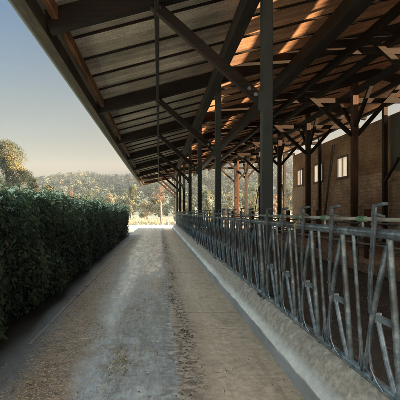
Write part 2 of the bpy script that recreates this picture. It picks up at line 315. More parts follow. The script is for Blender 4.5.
def npmesh(name, V, F, mat, tint=None, parent=None, k=4, smooth=False):
    me = bpy.data.meshes.new(name); V = np.asarray(V, np.float32); F = np.asarray(F, np.int32)
    me.vertices.add(len(V)); me.vertices.foreach_set('co', V.ravel())
    me.loops.add(F.size); me.loops.foreach_set('vertex_index', F.ravel())
    me.polygons.add(len(F)); me.polygons.foreach_set('loop_start', np.arange(0, F.size, k, dtype=np.int32)); me.polygons.foreach_set('loop_total', np.full(len(F), k, np.int32))
    if tint is not None:
        a = me.attributes.new('tint', 'FLOAT', 'FACE'); a.data.foreach_set('value', np.asarray(tint, np.float32))
    me.materials.append(mat); me.update(calc_edges=True); me.validate()
    o = bpy.data.objects.new(name, me); COL.objects.link(o)
    if parent: o.parent = parent
    return o
def quads(P, N, L, W, spin=None):
    """leaf quads (pointed diamonds) at P with facing normals N, length L, width W"""
    n = len(P); N = N/np.linalg.norm(N, axis=1, keepdims=True)
    r = rng.normal(size=(n, 3)); U = r-(r*N).sum(1, keepdims=True)*N; U /= np.linalg.norm(U, axis=1, keepdims=True); T = np.cross(N, U)
    L = np.broadcast_to(L, n)[:, None]; W = np.broadcast_to(W, n)[:, None]
    V = np.stack([P-U*L/2, P+T*W/2+N*W*.18, P+U*L/2, P-T*W/2+N*W*.18], 1).reshape(-1, 3)
    return V, np.arange(4*n).reshape(n, 4)

# ------------------------------------------------------------------ terrain and ground surfaces
def hz(x, y):
    x = np.asarray(x, float); y = np.asarray(y, float)
    t = np.clip((y-82)/190, 0, 1); t = t*t*(3-2*t)
    h = 17.5+10*np.clip((x+10)/70, 0, 1)+1.8*np.sin(x*.05+1)+1.2*np.sin(x*.11)
    far = np.clip((y-272)/400, 0, 1)
    z = t*h+.6*np.sin(x*.09+y*.05)*t+far*3
    return z
xs_ = np.concatenate([np.linspace(-290, -150, 10), np.linspace(-140, 230, 96), np.linspace(236, 262, 4)])
ys_ = np.concatenate([np.linspace(-90, 60, 24), np.linspace(66, 330, 88), np.linspace(350, 460, 6)])
XX, YY = np.meshgrid(xs_, ys_); ZZ = hz(XX, YY)
nx = len(xs_); V = np.stack([XX, YY, ZZ], -1).reshape(-1, 3)
F = [(j*nx+i, j*nx+i+1, (j+1)*nx+i+1, (j+1)*nx+i) for j in range(len(ys_)-1) for i in range(nx-1)]
g = npmesh('ground', V, F, M['ground']); tag(g, kind='structure')
g.data.polygons.foreach_set('use_smooth', [True]*len(g.data.polygons))

# driveway, gently uneven
xa = np.linspace(-1.98, 1.24, 44); ya = np.linspace(-1.39, 44, 400)
A, B = np.meshgrid(xa, ya)
Z = .012+.006*np.sin(A*3.1+B*.8)*np.sin(B*1.3)-.006*np.exp(-((A+.2)/.4)**2)
V = np.stack([A, B, Z], -1).reshape(-1, 3); n_ = len(xa)
F = [(j*n_+i, j*n_+i+1, (j+1)*n_+i+1, (j+1)*n_+i) for j in range(len(ya)-1) for i in range(n_-1)]
o = npmesh('driveway', V, F, M['drive']); tag(o, kind='structure')
MB().box((-14, 44.002, -.1), (16, 54, .006)).build('yard_surface', M['yard']); tag(bpy.data.objects['yard_surface'], kind='structure')
MB().box((-14, -60, -.1), (9.4, -1.4, .02)).build('bounce_apron', M['yard']); tag(bpy.data.objects['bounce_apron'], kind='structure')  # unseen pale ground added behind the camera, bounces light onto the roof boards
MB().box((1.455, -1.39, -.1), (9.40, 41.6, .10)).build('pen_floor', M['muck']); tag(bpy.data.objects['pen_floor'], kind='structure')

# edging strip of the driveway by the hedge (slightly raised, worn)
k = MB()
y = 5.2
while y < 32:
    L = 1.0-.008; k.bar((-1.50+random.uniform(-.008, .008), y, -.022+random.uniform(-.010, .004)), (-1.50+random.uniform(-.008, .008), y+L, -.022+random.uniform(-.010, .004)), .045, .10); y += 1.0
o = k.build('hedge_edging', M['sheet']); tag(o, 'low worn concrete edging strip at the foot of the hedge', 'kerb')

# feed kerb
k = MB(); ysn = list(np.linspace(-1.39, 41.3, 150))
prof0 = [(1.205, 0), (1.215, .145), (1.25, .185), (1.355, .385), (1.40, .415), (1.455, .42), (1.46, 0)]
vs = []; n = len(prof0)
for yv in ysn:
    for i, (x, z) in enumerate(prof0):
        j = .010 if 0 < i < 5 else 0
        vs.append((x+random.uniform(-j, j), yv, z+random.uniform(-j, j)))
fs = []
for i in range(len(ysn)-1):
    for q in range(n): fs.append((i*n+q, (i+1)*n+q, (i+1)*n+(q+1) % n, i*n+(q+1) % n))
fs += [tuple(range(n)), tuple(range(len(vs)-1, len(vs)-n-1, -1))]
k.add(vs, fs, False)
o = k.build('feed_kerb', M['kerb']); tag(o, 'long dirty concrete kerb with pale worn edge under the metal feed fence', 'kerb')

# ------------------------------------------------------------------ cattle shed
shed = empty('cattle_shed', (0, 0, 0)); tag(shed, 'open timber cattle shed with boarded roof, open front and brown block back wall', 'shed')
BAY = 5.01; frames = [6.1+BAY*i for i in range(-1, 8)]      # 1.1 ... 41.2
CZ = 1.55; SL = .26; RIDGE = 7.75; AW = 9.5
def under(a):      # underside of rafters above ground at lateral a
    h = 2.80+SL*a if a <= RIDGE else 2.80+SL*RIDGE-SL*(a-RIDGE)
    return CZ+h
RD = .30
YB, YE = frames[0]-2, frames[-1]+.55
for i, fy in enumerate(frames):
    # rafters
    j = lambda: random.uniform(-.012, .012)
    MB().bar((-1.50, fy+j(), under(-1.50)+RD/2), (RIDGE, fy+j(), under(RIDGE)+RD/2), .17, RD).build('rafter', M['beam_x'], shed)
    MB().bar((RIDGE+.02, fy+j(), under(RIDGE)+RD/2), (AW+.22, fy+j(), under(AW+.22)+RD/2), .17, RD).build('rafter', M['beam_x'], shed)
    # front post (steel) and its brace towards the eave
    t = MB().box((1.385, fy-.07, .40), (1.53, fy+.07, under(1.45)-.005))
    o = t.build('post', M['post'], shed)
    bv = o.modifiers.new('b', 'BEVEL'); bv.width = .012; bv.segments = 2
    MB().box((1.35, fy-.11, .421), (1.56, fy+.11, .435)).build('base_plate', M['post'], o)
    br = MB().bar((1.39, fy, CZ+1.50), (-.10, fy, under(-.10)+.06), .12, .13).build('brace', M['beam_x'], shed)
    bl = MB()
    for t_ in (.06, .12, .93):
        q_ = Vector((1.39, fy, CZ+1.50)).lerp(Vector((-.10, fy, under(-.10)+.06)), t_); bl.tube([q_+Vector((0, -.078, 0)), q_+Vector((0, -.058, 0))], .014, 6); bl.tube([q_+Vector((0, -.062, 0)), q_+Vector((0, -.058, 0))], .026, 10)
    bl.build('bolt', M['steel'], br)
    gp2 = MB(); gp2.box((1.33, fy-.079, CZ+1.36), (1.50, fy-.071, CZ+1.62)); gp2.build('gusset_plate', M['post'], shed)
    # ridge-row timber post with transverse V braces
    b = 7.0
    if fy > -4:
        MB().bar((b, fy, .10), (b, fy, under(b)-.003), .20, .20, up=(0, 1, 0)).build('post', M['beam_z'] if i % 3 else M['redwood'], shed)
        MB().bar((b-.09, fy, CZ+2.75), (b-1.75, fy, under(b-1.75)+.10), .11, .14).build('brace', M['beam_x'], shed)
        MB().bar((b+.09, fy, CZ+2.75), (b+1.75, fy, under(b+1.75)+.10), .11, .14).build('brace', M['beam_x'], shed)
        # longitudinal knee braces under the ridge-row plate
        for sgn in (-1, 1):
            if YB < fy+sgn*1.3 < YE: MB().bar((b, fy+sgn*.09, CZ+3.05), (b, fy+sgn*1.25, CZ+4.18), .10, .12, up=(1, 0, 0)).build('brace', M['beam_y'], shed)
        # tie beam
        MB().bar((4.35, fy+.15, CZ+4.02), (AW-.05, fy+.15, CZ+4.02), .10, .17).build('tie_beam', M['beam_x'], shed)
# side row posts before the wall
for fy in (3.6, 11.1, 18.5, 26.0, 33.3, 41.2):
    MB().bar((9.28, fy, .0), (9.28, fy, under(9.28)-.003), .17, .17, up=(0, 1, 0)).build('post', M['beam_z'], shed)
    MB().bar((9.24, fy-.1, CZ+1.25), (8.30, fy-2.9, CZ+1.85), .09, .11).build('brace', M['beam_y'], shed)
# an intermediate gable post
MB().bar((6.35, 36.2, .1), (6.35, 36.2, under(6.35)), .13, .13, up=(0, 1, 0)).build('post', M['redwood'], shed)
# longitudinal timbers
def longi(a, zc, wd, ht, mat='beam_y', y0=YB, y1=YE, name='purlin'):
    return MB().bar((a, y0, zc), (a, y1, zc), wd, ht).build(name, M[mat], shed)
longi(1.29, under(1.29)-.13, .19, .25, name='wall_plate')
longi(-.03, under(-.03)-.05, .07, .09)
longi(3.30, under(3.30)-.16, .26, .30, name='wall_plate')
longi(4.60, under(4.60)-.10, .12, .18)
longi(5.75, under(5.75)-.10, .14, .18)
longi(7.0, CZ+4.28, .18, .20, name='wall_plate')
longi(8.4, under(8.4)-.09, .12, .16)
longi(9.28, under(9.28)-.06, .15, .11, name='wall_plate')
# eave boards between rafters, and fascia
for i in range(len(frames)-1):
    MB().bar((-1.39, frames[i]+.09, under(-1.39)+RD-.085), (-1.39, frames[i+1]-.09, under(-1.39)+RD-.085), .09, .16).build('eave_board', M['eave'], shed)
MB().bar((-1.39, frames[-1]+.09, under(-1.39)+RD-.085), (-1.39, YE, under(-1.39)+RD-.085), .09, .16).build('eave_board', M['eave'], shed)
seg = []
y = YB
while y < YE:
    L = min(4.2, YE-y); MB().bar((-1.59, y+.004, under(-1.59)+.13+random.uniform(-.012, .012)), (-1.59, y+L-.004, under(-1.59)+.13+random.uniform(-.006, .006)), .15, .22).build('fascia', M['fascia'], shed); y += L
gt = MB(); gp = []
for kk in range(13):
    an = math.pi+math.pi*kk/12; gp.append((-1.755+.075*math.cos(an), under(-1.6)+.20+.075*math.sin(an)))
gp += [(-1.755+.063*math.cos(math.pi+math.pi*kk/12), under(-1.6)+.20+.063*math.sin(math.pi+math.pi*kk/12)) for kk in range(12, -1, -1)]
gt.sweep(gp, [YB, YE]).build('gutter', M['post'], shed)
# roof boards: 1 m wide panels lying on the rafters, dark gap between them
PN = 1.002
y = frames[0]-2*PN; idx = 0
while y < YE-.2:
    y1 = min(y+PN, YE)
    if y > -6:
        dz = random.uniform(-.004, .004)
        a0, a1 = -1.52, RIDGE-.01; gp_ = .019
        z0, z1 = under(a0)+RD+.022, under(a1)+RD+.022
        ya_, yb_ = y+gp_, y1-gp_
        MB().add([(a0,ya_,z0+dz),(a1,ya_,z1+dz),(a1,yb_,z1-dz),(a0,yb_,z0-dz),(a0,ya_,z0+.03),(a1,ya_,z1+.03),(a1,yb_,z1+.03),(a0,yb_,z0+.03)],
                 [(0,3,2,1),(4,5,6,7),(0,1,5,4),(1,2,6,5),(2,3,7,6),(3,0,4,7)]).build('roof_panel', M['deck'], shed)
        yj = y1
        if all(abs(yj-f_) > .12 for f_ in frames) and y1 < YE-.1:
            MB().bar((-1.50, yj, under(-1.50)+RD-.004), (RIDGE-.05, yj, under(RIDGE-.05)+RD-.004), .042, .04).build('gap_shade_strip', M['beam_x'], shed)  # dark strip added at each joint, standing for the shaded gap
    y += PN
for i in range(len(frames)-1):
    a0, a1 = RIDGE+.01, AW+.26; z0, z1 = under(RIDGE)+RD+.022, under(a1)+RD+.022
    ya_, yb_ = frames[i]+.015, frames[i+1]-.015
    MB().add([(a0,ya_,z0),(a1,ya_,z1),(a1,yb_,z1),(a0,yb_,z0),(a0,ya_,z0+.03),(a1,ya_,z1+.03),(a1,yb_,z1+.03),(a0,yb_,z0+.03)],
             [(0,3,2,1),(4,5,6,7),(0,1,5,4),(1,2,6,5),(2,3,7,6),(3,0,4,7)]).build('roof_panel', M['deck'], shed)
# corrugated covering on top
def cover(a0, a1, name):
    cs = np.arange(YB-.2, YE+.12, .0885/2); vs = []; fs = []
    for i, yy in enumerate(cs):
        o_ = .018 if i % 2 else -.018
        for a in (a0, a1): vs.append((a, yy, under(a)+RD+.10+o_))
        for a in (a0, a1): vs.append((a, yy, under(a)+RD+.106+o_))
    for i in range(len(cs)-1):
        q = i*4; fs += [(q, q+4, q+5, q+1), (q+2, q+3, q+7, q+6)]
        fs += [(q, q+2, q+6, q+4), (q+1, q+5, q+7, q+3)]
    MB().add(vs, fs).build(name, M['sheet'], shed)
cover(-1.80, RIDGE+.0, 'roof_covering'); cover(RIDGE+.002, AW+.30, 'roof_covering')
MB().sweep([(RIDGE-.25, under(RIDGE-.25)+RD+.13), (RIDGE, under(RIDGE)+RD+.17), (RIDGE+.25, under(RIDGE+.25)+RD+.13), (RIDGE, under(RIDGE)+RD+.19)], [YB, YE]).build('ridge_cap', M['sheet'], shed)

# back wall: blockwork below, boards above, ventilation slot under the eave
WY0, WY1 = -8.0, 32.0; ZB = CZ+.176*AW; ZT = CZ+.420*AW
wins = []      # (y centre, half width, z0, z1)
def wy(px): return 450*AW/(px-159)
for pxa, pxb in ((297.2, 302.6), (313.6, 322.6), (337.0, 347.5)):
    wins.append((wy(pxb), wy(pxa)))
wins += [(17.3, 18.6), (13.6, 14.9), (9.9, 11.2), (6.2, 7.5)] if False else []
wz0, wz1 = CZ+.176*AW+.09, CZ+.176*AW+1.22
# brick
MB().box((AW, WY0, 0), (AW+.24, WY1, ZB)).build('block_wall', M['brick'], shed)
# boarded wall with holes for the windows
ed = sorted([w_ for w_ in wins]); bw = MB(); cur = WY0
zs_rows = []
def boards(y0, y1, z0, z1):
    z = z0
    while z < z1-.01:
        zt = min(z+.19, z1); bw.box((AW+.03+random.uniform(0, .006), y0, z+.003), (AW+.075, y1, zt-.003)); z = zt
boards(WY0, WY1, ZB+.002, wz0); boards(WY0, WY1, wz1, ZT)
for a, b in ed: boards(cur, a, wz0, wz1); cur = b
boards(cur, WY1, wz0, wz1)
bw.build('boarded_wall', M['wallboard'], shed)
bk = MB(); cur = WY0
for a, b in ed: bk.box((AW+.085, cur, ZB), (AW+.11, a, ZT)); bk.box((AW+.085, a, ZB), (AW+.11, b, wz0)); bk.box((AW+.085, a, wz1), (AW+.11, b, ZT)); cur = b
bk.box((AW+.085, cur, ZB), (AW+.11, WY1, ZT)); bk.build('wall_lining', M['wallboard'], shed)
for a, b in ed:
    f = MB(); t = .07
    f.box((AW-.015, a-.03, wz0-.04), (AW+.14, b+.03, wz0+t)); f.box((AW-.015, a-.03, wz1-t), (AW+.14, b+.03, wz1+.03))
    f.box((AW-.012, a-.03, wz0+t), (AW+.14, a+t, wz1-t)); f.box((AW-.012, b-t, wz0+t), (AW+.14, b+.03, wz1-t))
    m_ = (a+b)/2; f.box((AW-.010, m_-.035, wz0+t), (AW+.10, m_+.035, wz1-t))
    wn_ = f.build('window', M['wframe'], shed)
    pn = MB(); pn.box((AW+.05, a+t, wz0+t), (AW+.056, m_-.035, wz1-t)); pn.box((AW+.05, m_+.035, wz0+t), (AW+.056, b-t, wz1-t)); pn.build('pane', M['glass'], wn_)
# pale rendered end of the wall
MB().box((AW-.012, 29.6, 0), (AW-.002, WY1+.01, wz0-.05)).build('rendered_panel', M['render'], shed)
# panel on the upper wall near the camera, shadow put into its dark colour
MB().box((AW-.06, 8.0, ZB-.03), (AW-.004, 18.35, ZT-.06)).build('shaded_panel', M['panel_shade'], shed)

# ------------------------------------------------------------------ feed fence: headlock panels
LEAN = .07
def P(u, v, off=0.0): return (-LEAN*v+off, u, v)     # panel coordinates: u along the fence, v above the kerb, off towards the pen
def headlock_meshes():
    h = MB()
    h.tube([P(0, .0), P(0, 1.0)], .0205, 10)                                   # fixed upright
    h.tube([P(.49, .0), P(.485, 1.0)], .014, 8)                               # slim upright
    h.tube([P(.215, .47, .0), P(.13, .2), P(.045, .02)], .0175, 8)             # right leg of the A
    h.box((-.045, .005, .452), (-.020, .225, .488))                            # cross plate
    h.box((-.052, .20, .44), (-.012, .245, .50))
    n = MB()                                                                   # neck bar, hangs open
    n.tube([P(.0, .94, -.008), P(.095, .70, -.03), P(.215, .485, -.028), P(.34, .22, -.02), P(.46, .03, -.01)], .0175, 8)
    n.tube([P(.24, .45, -.03), P(.26, .25, -.045), P(.245, .14, -.05), P(.17, .08, -.05), P(.11, .05, -.045)], .0055, 6)
    lv = MB()                                                                  # release lever: perforated flat bar, bent head
    pts = [(.205, .50), (.175, .70), (.105, .93), (.075, 1.03), (.045, 1.15), (.038, 1.175)]
    for (u0, v0), (u1, v1) in zip(pts, pts[1:]):
        lv.bar(P(u0, v0, -.045), P(u1, v1, -.045), .014, .042, up=(0, 1, .01), ch=.003)
    lv.bar(P(.045, 1.165, -.045), P(-.035, 1.18, -.02), .034, .018, ch=.003)
    lv.bar(P(.045, 1.125, -.045), P(-.015, 1.105, -.02), .016, .012, ch=.003)
    for vv in (.60, .78, .90, 1.06, 1.12):
        uu = float(np.interp(vv, [p[1] for p in pts], [p[0] for p in pts])); lv.tube([P(uu, vv, -.062), P(uu, vv, -.03)], .008, 6)
    hk = MB()                                                                  # zigzag catch near the base
    hk.tube([P(.42, .20, -.035), P(.44, .10, -.045), P(.40, .075, -.045), P(.365, .16, -.045), P(.25, .065, -.045), P(.235, .10, -.045), P(.25, .2, -.045), P(.28, .28, -.04)], .0065, 6)
    return [('headlock', h, 'steel'), ('neck_bar', n, 'steel'), ('release_lever', lv, 'lever'), ('catch', hk, 'lever')]
hm = [(nm, mb.mesh(nm, M[mt]), mt) for nm, mb, mt in headlock_meshes()]
clip_me = MB().tube([P(-.055, 1.085), P(.055, 1.085)], .019, 8).mesh('clip', M['green'])
nearest = {0: 'nearest complete length of the galvanised headlock fence, right foreground',
           }
words = ['length of galvanised headlock feed fence at the right foreground, nearest the camera', 'length of headlock feed fence from the first to the second steel post',
         'length of headlock feed fence from the second to the third steel post', 'length of headlock feed fence from the third to the fourth steel post',
         'length of headlock feed fence from the fourth to the fifth steel post', 'length of headlock feed fence from the fifth to the sixth steel post',
         'length of headlock feed fence from the sixth to the seventh steel post', 'last short length of headlock feed fence at the far end of the shed']
for kbay in range(-1, 6+1):
    s0 = 6.0+BAY*kbay
    pan = empty('feed_fence_panel', (1.40, s0, .42))
    tag(pan, words[kbay+1], 'feed fence', 'headlock feed fence panels along the kerb')
    L = BAY-.01
    MB().tube([P(0.0, 1.0), P(L, 1.0)], .031, 14).build('top_rail', M['steel'], pan)
    MB().tube([P(0.0, .035), P(L, .035)], .029, 12).build('bottom_rail', M['steel'], pan)
    MB().tube([P(.12, 1.085, .0), P(L-.1, 1.085, .0)], .012, 8).build('locking_rod', M['rod'], pan)
    sp = MB(); sp.tube([P(-.0, -.05), P(-.0, 1.0)], .036, 12); sp.tube([P(.10, .0), P(.10, .98)], .015, 8); sp.box((-.035, -.07, -.01), (.05, .07, .006))
    sp.build('support_post', M['steel'], pan)
    for jj in range(7):
        u0 = .27+.67*jj
        par = None
        du = random.uniform(-.012, .012); tw = random.uniform(-.02, .02)
        for q, (nm, me, mt) in enumerate(hm):
            o = bpy.data.objects.new(nm, me); COL.objects.link(o)
            if q == 0: o.parent = pan; o.location = (0, u0, 0); par = o
            else:
                o.parent = par
                if q in (1, 2): o.rotation_euler = (tw*(.6 if q == 1 else 1), 0, 0); o.location = (0, -tw*.3+du*.3, random.uniform(-.01, .012))
        if jj < 7:
            c = bpy.data.objects.new('rod_clip', clip_me); COL.objects.link(c); c.parent = pan; c.location = (0, u0+.335, 0)
            MB().bar(P(u0+.335, 1.02), P(u0+.335, 1.085), .03, .012).build('bracket', M['steel'], c).location = (0, -(u0+.335), 0)
    if kbay == -1:
        MB().tube([P(3.30, 1.0), P(3.345, 1.0)], .0335, 14).build('tape_band', M['yellow'], pan)

# ------------------------------------------------------------------ inside the pen
ys2 = np.linspace(1.5, 41, 140); vs = []; fs = []
for yy in ys2:
    for x, z in ((4.95, .10), (5.0, .30), (5.08, .36), (6.6, .33), (9.4, .30)):
        vs.append((x+random.uniform(-.05, .05)*(x < 5.5), yy, z+random.uniform(-.025, .03)*(x > 4.96)))
for i in range(len(ys2)-1):
    for q in range(4): fs.append((i*5+q, i*5+q+1, (i+1)*5+q+1, (i+1)*5+q))
o = MB().add(vs, fs, False).build('straw_bed', M['bedding']); tag(o, kind='stuff', label='raised bed of tan straw behind the dark feeding passage', cat='straw')
rl = MB()
for zz in (.75, 1.12): rl.tube([(5.2, 1.6, zz), (5.2, 40.8, zz)], .024, 8)
rl.build('neck_rail', M['rod']); o = bpy.data.objects['neck_rail']; tag(o, 'pair of long pale pipes running along the straw bed inside the shed', 'rail')
ORD = 'first second third fourth fifth sixth seventh eighth ninth tenth eleventh twelfth thirteenth fourteenth fifteenth sixteenth seventeenth eighteenth nineteenth twentieth'.split()
proto = None
for i in range(20):
    y = 3.0+i*1.75
    if proto is None:
        me = MB().tube([(5.2, 0, .3), (5.2, 0, 1.15), (5.35, 0, 1.25), (6.6, 0, 1.2), (6.75, 0, 1.05), (6.6, 0, .75), (5.5, 0, .7), (5.2, 0, .62)], .026, 8).mesh('stall_divider', M['lever']); proto = me
    o = bpy.data.objects.new('stall_divider', me); COL.objects.link(o); o.location = (0, y, 0)
    tag(o, ORD[i]+' looped steel divider along the straw bed, counting from the near end', 'stall divider', 'stall dividers on the straw bed')
# / boards of the pen
for i, y in enumerate(np.arange(4.4, 36, 3.5)):
    o = MB().bar((5.28, y, .25), (5.28, y, 1.62), .13, .13, up=(0, 1, 0)).build('pen_post', M['redwood']); tag(o, ORD[i]+' short reddish timber post along the straw bed, from the near end', 'post', 'short timber posts in the pen')
o = MB().tube([(7.6, 21.0, .3), (6.9, 17.9, 4.2)], .03, 6).build('leaning_pole', M['rope']); tag(o, 'thin dark pole leaning against the timber frame in front of the windows', 'pole')
o = MB().tube([(7.72, 21.3, .3), (7.1, 18.2, 4.3)], .022, 6).build('hanging_rope', M['rope']); tag(o, 'slack dark rope hanging beside the leaning pole', 'rope')
o = MB().tube([(5.95, 29.0, .1), (6.4, 27.5, 5.0)], .028, 6).build('leaning_pole', M['rope']); tag(o, 'thin slanting pole seen against the hillside at the far gable', 'pole')

def muck_straw():
    n = 16000; Y = 1.0+rng.random(n)**1.5*32; X = rng.uniform(1.5, 4.95, n); X = np.where(rng.random(n) < .35, rng.uniform(5.0, 6.6, n), X)
    z = np.where(X > 4.97, .37, .105)+rng.random(n)*.05; L = rng.uniform(.03, .12, n)
    V, F = quads(np.stack([X, Y, z], 1), np.stack([rng.normal(0, .5, n), rng.normal(0, .5, n), np.ones(n)], 1), L, L*.10)
    V[:, 2] = np.maximum(V[:, 2], .102)
    o = npmesh('pen_straw', V, F, M['straw'], rng.random(n)*.45); tag(o, 'trodden loose straw over the dark pen floor behind the feed fence', 'straw', kind='stuff')
muck_straw()

# ------------------------------------------------------------------ hedge
def hedge():
    root = empty('laurel_hedge', (-2.5, 16, 0)); tag(root, 'long dark clipped laurel hedge with glossy leaves along the left of the drive', 'hedge')
    Y0, Y1 = 2.6, 30.6
    def front(y, z):   # x of the front face
        return -1.84-.0060*(y-5)*2+.07*np.sin(y*1.7+z*2.3)+.06*np.sin(y*3.9+1.3*z)+.05*np.sin(z*5+y*.7)-.10*np.clip((z-1.3)/.5, 0, 1)**2-.10*np.clip(.35-z, 0, 1)
    def top(y, x): return 1.81+.05*np.sin(y*1.1+x)+.05*np.sin(y*2.7+x*2)+.035*np.sin(y*6.1)-.001*(y-5)
    parts = []
    def emit(n, ymin, ymax, size, mode):
        y = rng.uniform(ymin, ymax, n)
        if mode == 'front':
            z = rng.uniform(.05, 1.86, n)**.97; d = rng.exponential(.085, n); x = front(y, z)-d+rng.normal(0, .02, n)
            z = np.minimum(z, top(y, x)+rng.uniform(-.06, .06, n)); N = np.stack([np.full(n, 1.0), rng.normal(0, .55, n), .55+rng.normal(0, .5, n)], 1)
        elif mode == 'top':
            x = rng.uniform(-3.15, -1.93, n); z = top(y, x)-rng.exponential(.05, n)+rng.normal(0, .03, n)+(rng.random(n) < .06)*rng.uniform(0, .12, n)
            N = np.stack([rng.normal(0, .6, n), rng.normal(0, .6, n), np.ones(n)], 1)
        else:
            y = Y1+.1*np.sin(8*y)-rng.exponential(.05, n); x = rng.uniform(-3.1, -2.05, n); z = rng.uniform(.05, 1.68, n); N = np.stack([rng.normal(0, .5, n), np.ones(n)*.8, rng.normal(.3, .5, n)], 1)
        sz = size*rng.uniform(.5, 1.35, n)
        V, F = quads(np.stack([x, y, z], 1), N, sz, sz*.40)
        cl = .5+.5*np.sin(y*2.1+z*3)*np.sin(y*.8-z*1.4)
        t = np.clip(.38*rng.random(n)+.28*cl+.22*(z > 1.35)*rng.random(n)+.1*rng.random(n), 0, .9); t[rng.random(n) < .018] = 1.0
        parts.append((V, F, t))
    for (a, b, dens, sz) in ((2.6, 9, 1500, .098), (9, 16, 950, .105), (16, 30.6, 520, .125)):
        emit(int((b-a)*1.75*dens), a, b, sz, 'front'); emit(int((b-a)*1.2*dens*.6), a, b, sz, 'top')
    emit(900, 0, 1, .12, 'end')
    # uneven young shoots standing out of the clipped faces
    ns_ = 420; sy = 3+rng.random(ns_)**1.2*27; sx_ = rng.uniform(-2.9, -1.9, ns_); hh = rng.uniform(.06, .24, ns_); k_ = 9
    ax = np.repeat(sx_, k_); ay = np.repeat(sy, k_); u = np.tile(np.linspace(.1, 1, k_), ns_); lx = np.repeat(rng.normal(0, .07, ns_), k_); ly = np.repeat(rng.normal(0, .07, ns_), k_)
    az = top(ay, ax)-.03+u*np.repeat(hh, k_); ph = np.arange(len(ax))*2.4
    Pn = np.stack([ax+lx*u+.03*np.cos(ph), ay+ly*u+.03*np.sin(ph), az], 1); V, F = quads(Pn, np.stack([np.cos(ph)*.7, np.sin(ph)*.7, np.full(len(ax), .6)], 1), .075, .028)
    parts.append((V, F, np.clip(.55+.35*rng.random(len(ax)), 0, .93)))
    V = np.concatenate([p[0] for p in parts]); o_ = 0; Fs = []
    for p in parts: Fs.append(p[1]+o_); o_ += len(p[0])
    t = np.concatenate([p[2] for p in parts])
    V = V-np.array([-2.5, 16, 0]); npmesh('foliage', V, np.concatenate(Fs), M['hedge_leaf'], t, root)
    # solid core for the stems, inner shade put into its dark colour
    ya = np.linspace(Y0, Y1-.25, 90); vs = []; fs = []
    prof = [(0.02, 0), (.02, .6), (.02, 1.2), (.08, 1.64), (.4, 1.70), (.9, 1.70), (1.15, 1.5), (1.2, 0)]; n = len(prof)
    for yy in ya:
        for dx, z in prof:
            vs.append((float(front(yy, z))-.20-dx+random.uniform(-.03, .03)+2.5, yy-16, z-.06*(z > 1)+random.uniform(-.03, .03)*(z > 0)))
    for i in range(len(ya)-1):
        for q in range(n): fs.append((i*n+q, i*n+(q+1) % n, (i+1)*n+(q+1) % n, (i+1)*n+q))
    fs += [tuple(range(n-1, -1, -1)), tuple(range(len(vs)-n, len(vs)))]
    MB().add(vs, fs).build('shade_core', M['core_shade'], root)
hedge()

# ------------------------------------------------------------------ trees
def crown_pts(n, H, W, base, lobes=9, seed=0):
    r = np.random.default_rng(seed); P_ = []; N_ = []
    cs = []
    for i in range(lobes):
        a = r.uniform(0, 2*math.pi); q = r.uniform(0, 1); z = base+(H-base)*r.uniform(.18, .86)
        wr = W/2*math.sin(math.pi*min(.95, max(.12, (z-base)/(H-base)*.85+.12)))
        rad = r.uniform(.20, .36)*W*.5; cs.append((math.cos(a)*wr*q*.75, math.sin(a)*wr*q*.75, z, rad))
    per = n//lobes
    for x, y, z, rad in cs:
        d = r.normal(size=(per, 3)); d /= np.linalg.norm(d, axis=1, keepdims=True)
        rr = rad*r.uniform(.25, 1.2, per)**.6
        P_.append(np.array([x, y, z])+d*rr[:, None]*np.array([1, 1, .85])); N_.append(d*.55+np.array([x, y, (z-(base+H)/2)])/(.5*W)*.6+np.array([0, 0, .15])+r.normal(0, .22, (per, 3)))
    return np.concatenate(P_), np.concatenate(N_), cs
def tree(name, loc, H, W, base, mat, label, n=2600, leaf=.18, seed=1, cat='tree', group=None, lobes=14, trunk_r=None, bark='bark'):
    root = empty(name, loc); tag(root, label, cat, group)
    P_, N_, cs = crown_pts(n, H, W, base, lobes, seed)
    r = np.random.default_rng(seed+5)
    V, F = quads(P_, N_, leaf*r.uniform(.6, 1.4, len(P_)), leaf*.7)
    t = np.clip(r.random(len(P_))*.5+.25+.25*np.sin(P_[:, 0]*2+P_[:, 2]*1.5+seed), 0, 1)
    npmesh('crown', V, F, M[mat], t, root)
    tr = trunk_r or H*.018; tb = MB(); rr = random.Random(seed)
    top = base+(H-base)*.7
    tb.tube([(0, 0, -.3), (.04*H*.2, 0, base*.6), (-.02*H, .01*H, (base+top)/2), (0, 0, top)], [tr*1.25, tr, tr*.7, tr*.3], 8)
    for x, y, z, rad in cs:
        z0 = max(base*.5, min(z*.75, top*.85)); tb.tube([(0, 0, z0), (x*.5, y*.5, (z0+z)/2+.05*H*rr.random()), (x, y, z)], [tr*.45, tr*.28, tr*.1], 6)
        for q in range(2):
            tb.tube([(x*.6, y*.6, (z0+z)/2), (x+rr.uniform(-1, 1)*rad, y+rr.uniform(-1, 1)*rad, z+rr.uniform(-.3, 1)*rad)], [tr*.15, tr*.05], 5)
    tb.build('trunk', M['bark'], root); return root
def at(px, Y): return ((px-159)/450*Y, Y)
x, y = at(8, 44); tree('broadleaf_tree', (x, y, 0), 9.9, 5.0, 2.2, 'tree_leaf', 'tall olive-green broadleaf tree rising above the hedge at the left edge', 17000, .12, 3, lobes=26)
x, y = at(-14, 47); tree('broadleaf_tree', (x, y, 0), 7.6, 5.0, 2.0, 'tree_leaf', 'broadleaf tree cut by the left edge of the photo, beside the tall olive tree', 9000, .13, 9, lobes=18)
x, y = at(35, 46); tree('yellowing_tree', (x, y, 0), 6.0, 3.6, .8, 'yellow_leaf', 'smaller yellowing tree just right of the tall olive tree above the hedge', 8000, .11, 5, lobes=16)
x, y = at(51, 60); tree('dark_shrub', (x, y, 0), 4.3, 3.0, .3, 'dark_leaf', 'dark rounded shrub above the hedge, right of the yellowing tree', 4400, 0.122, 6, 'shrub', lobes=10)
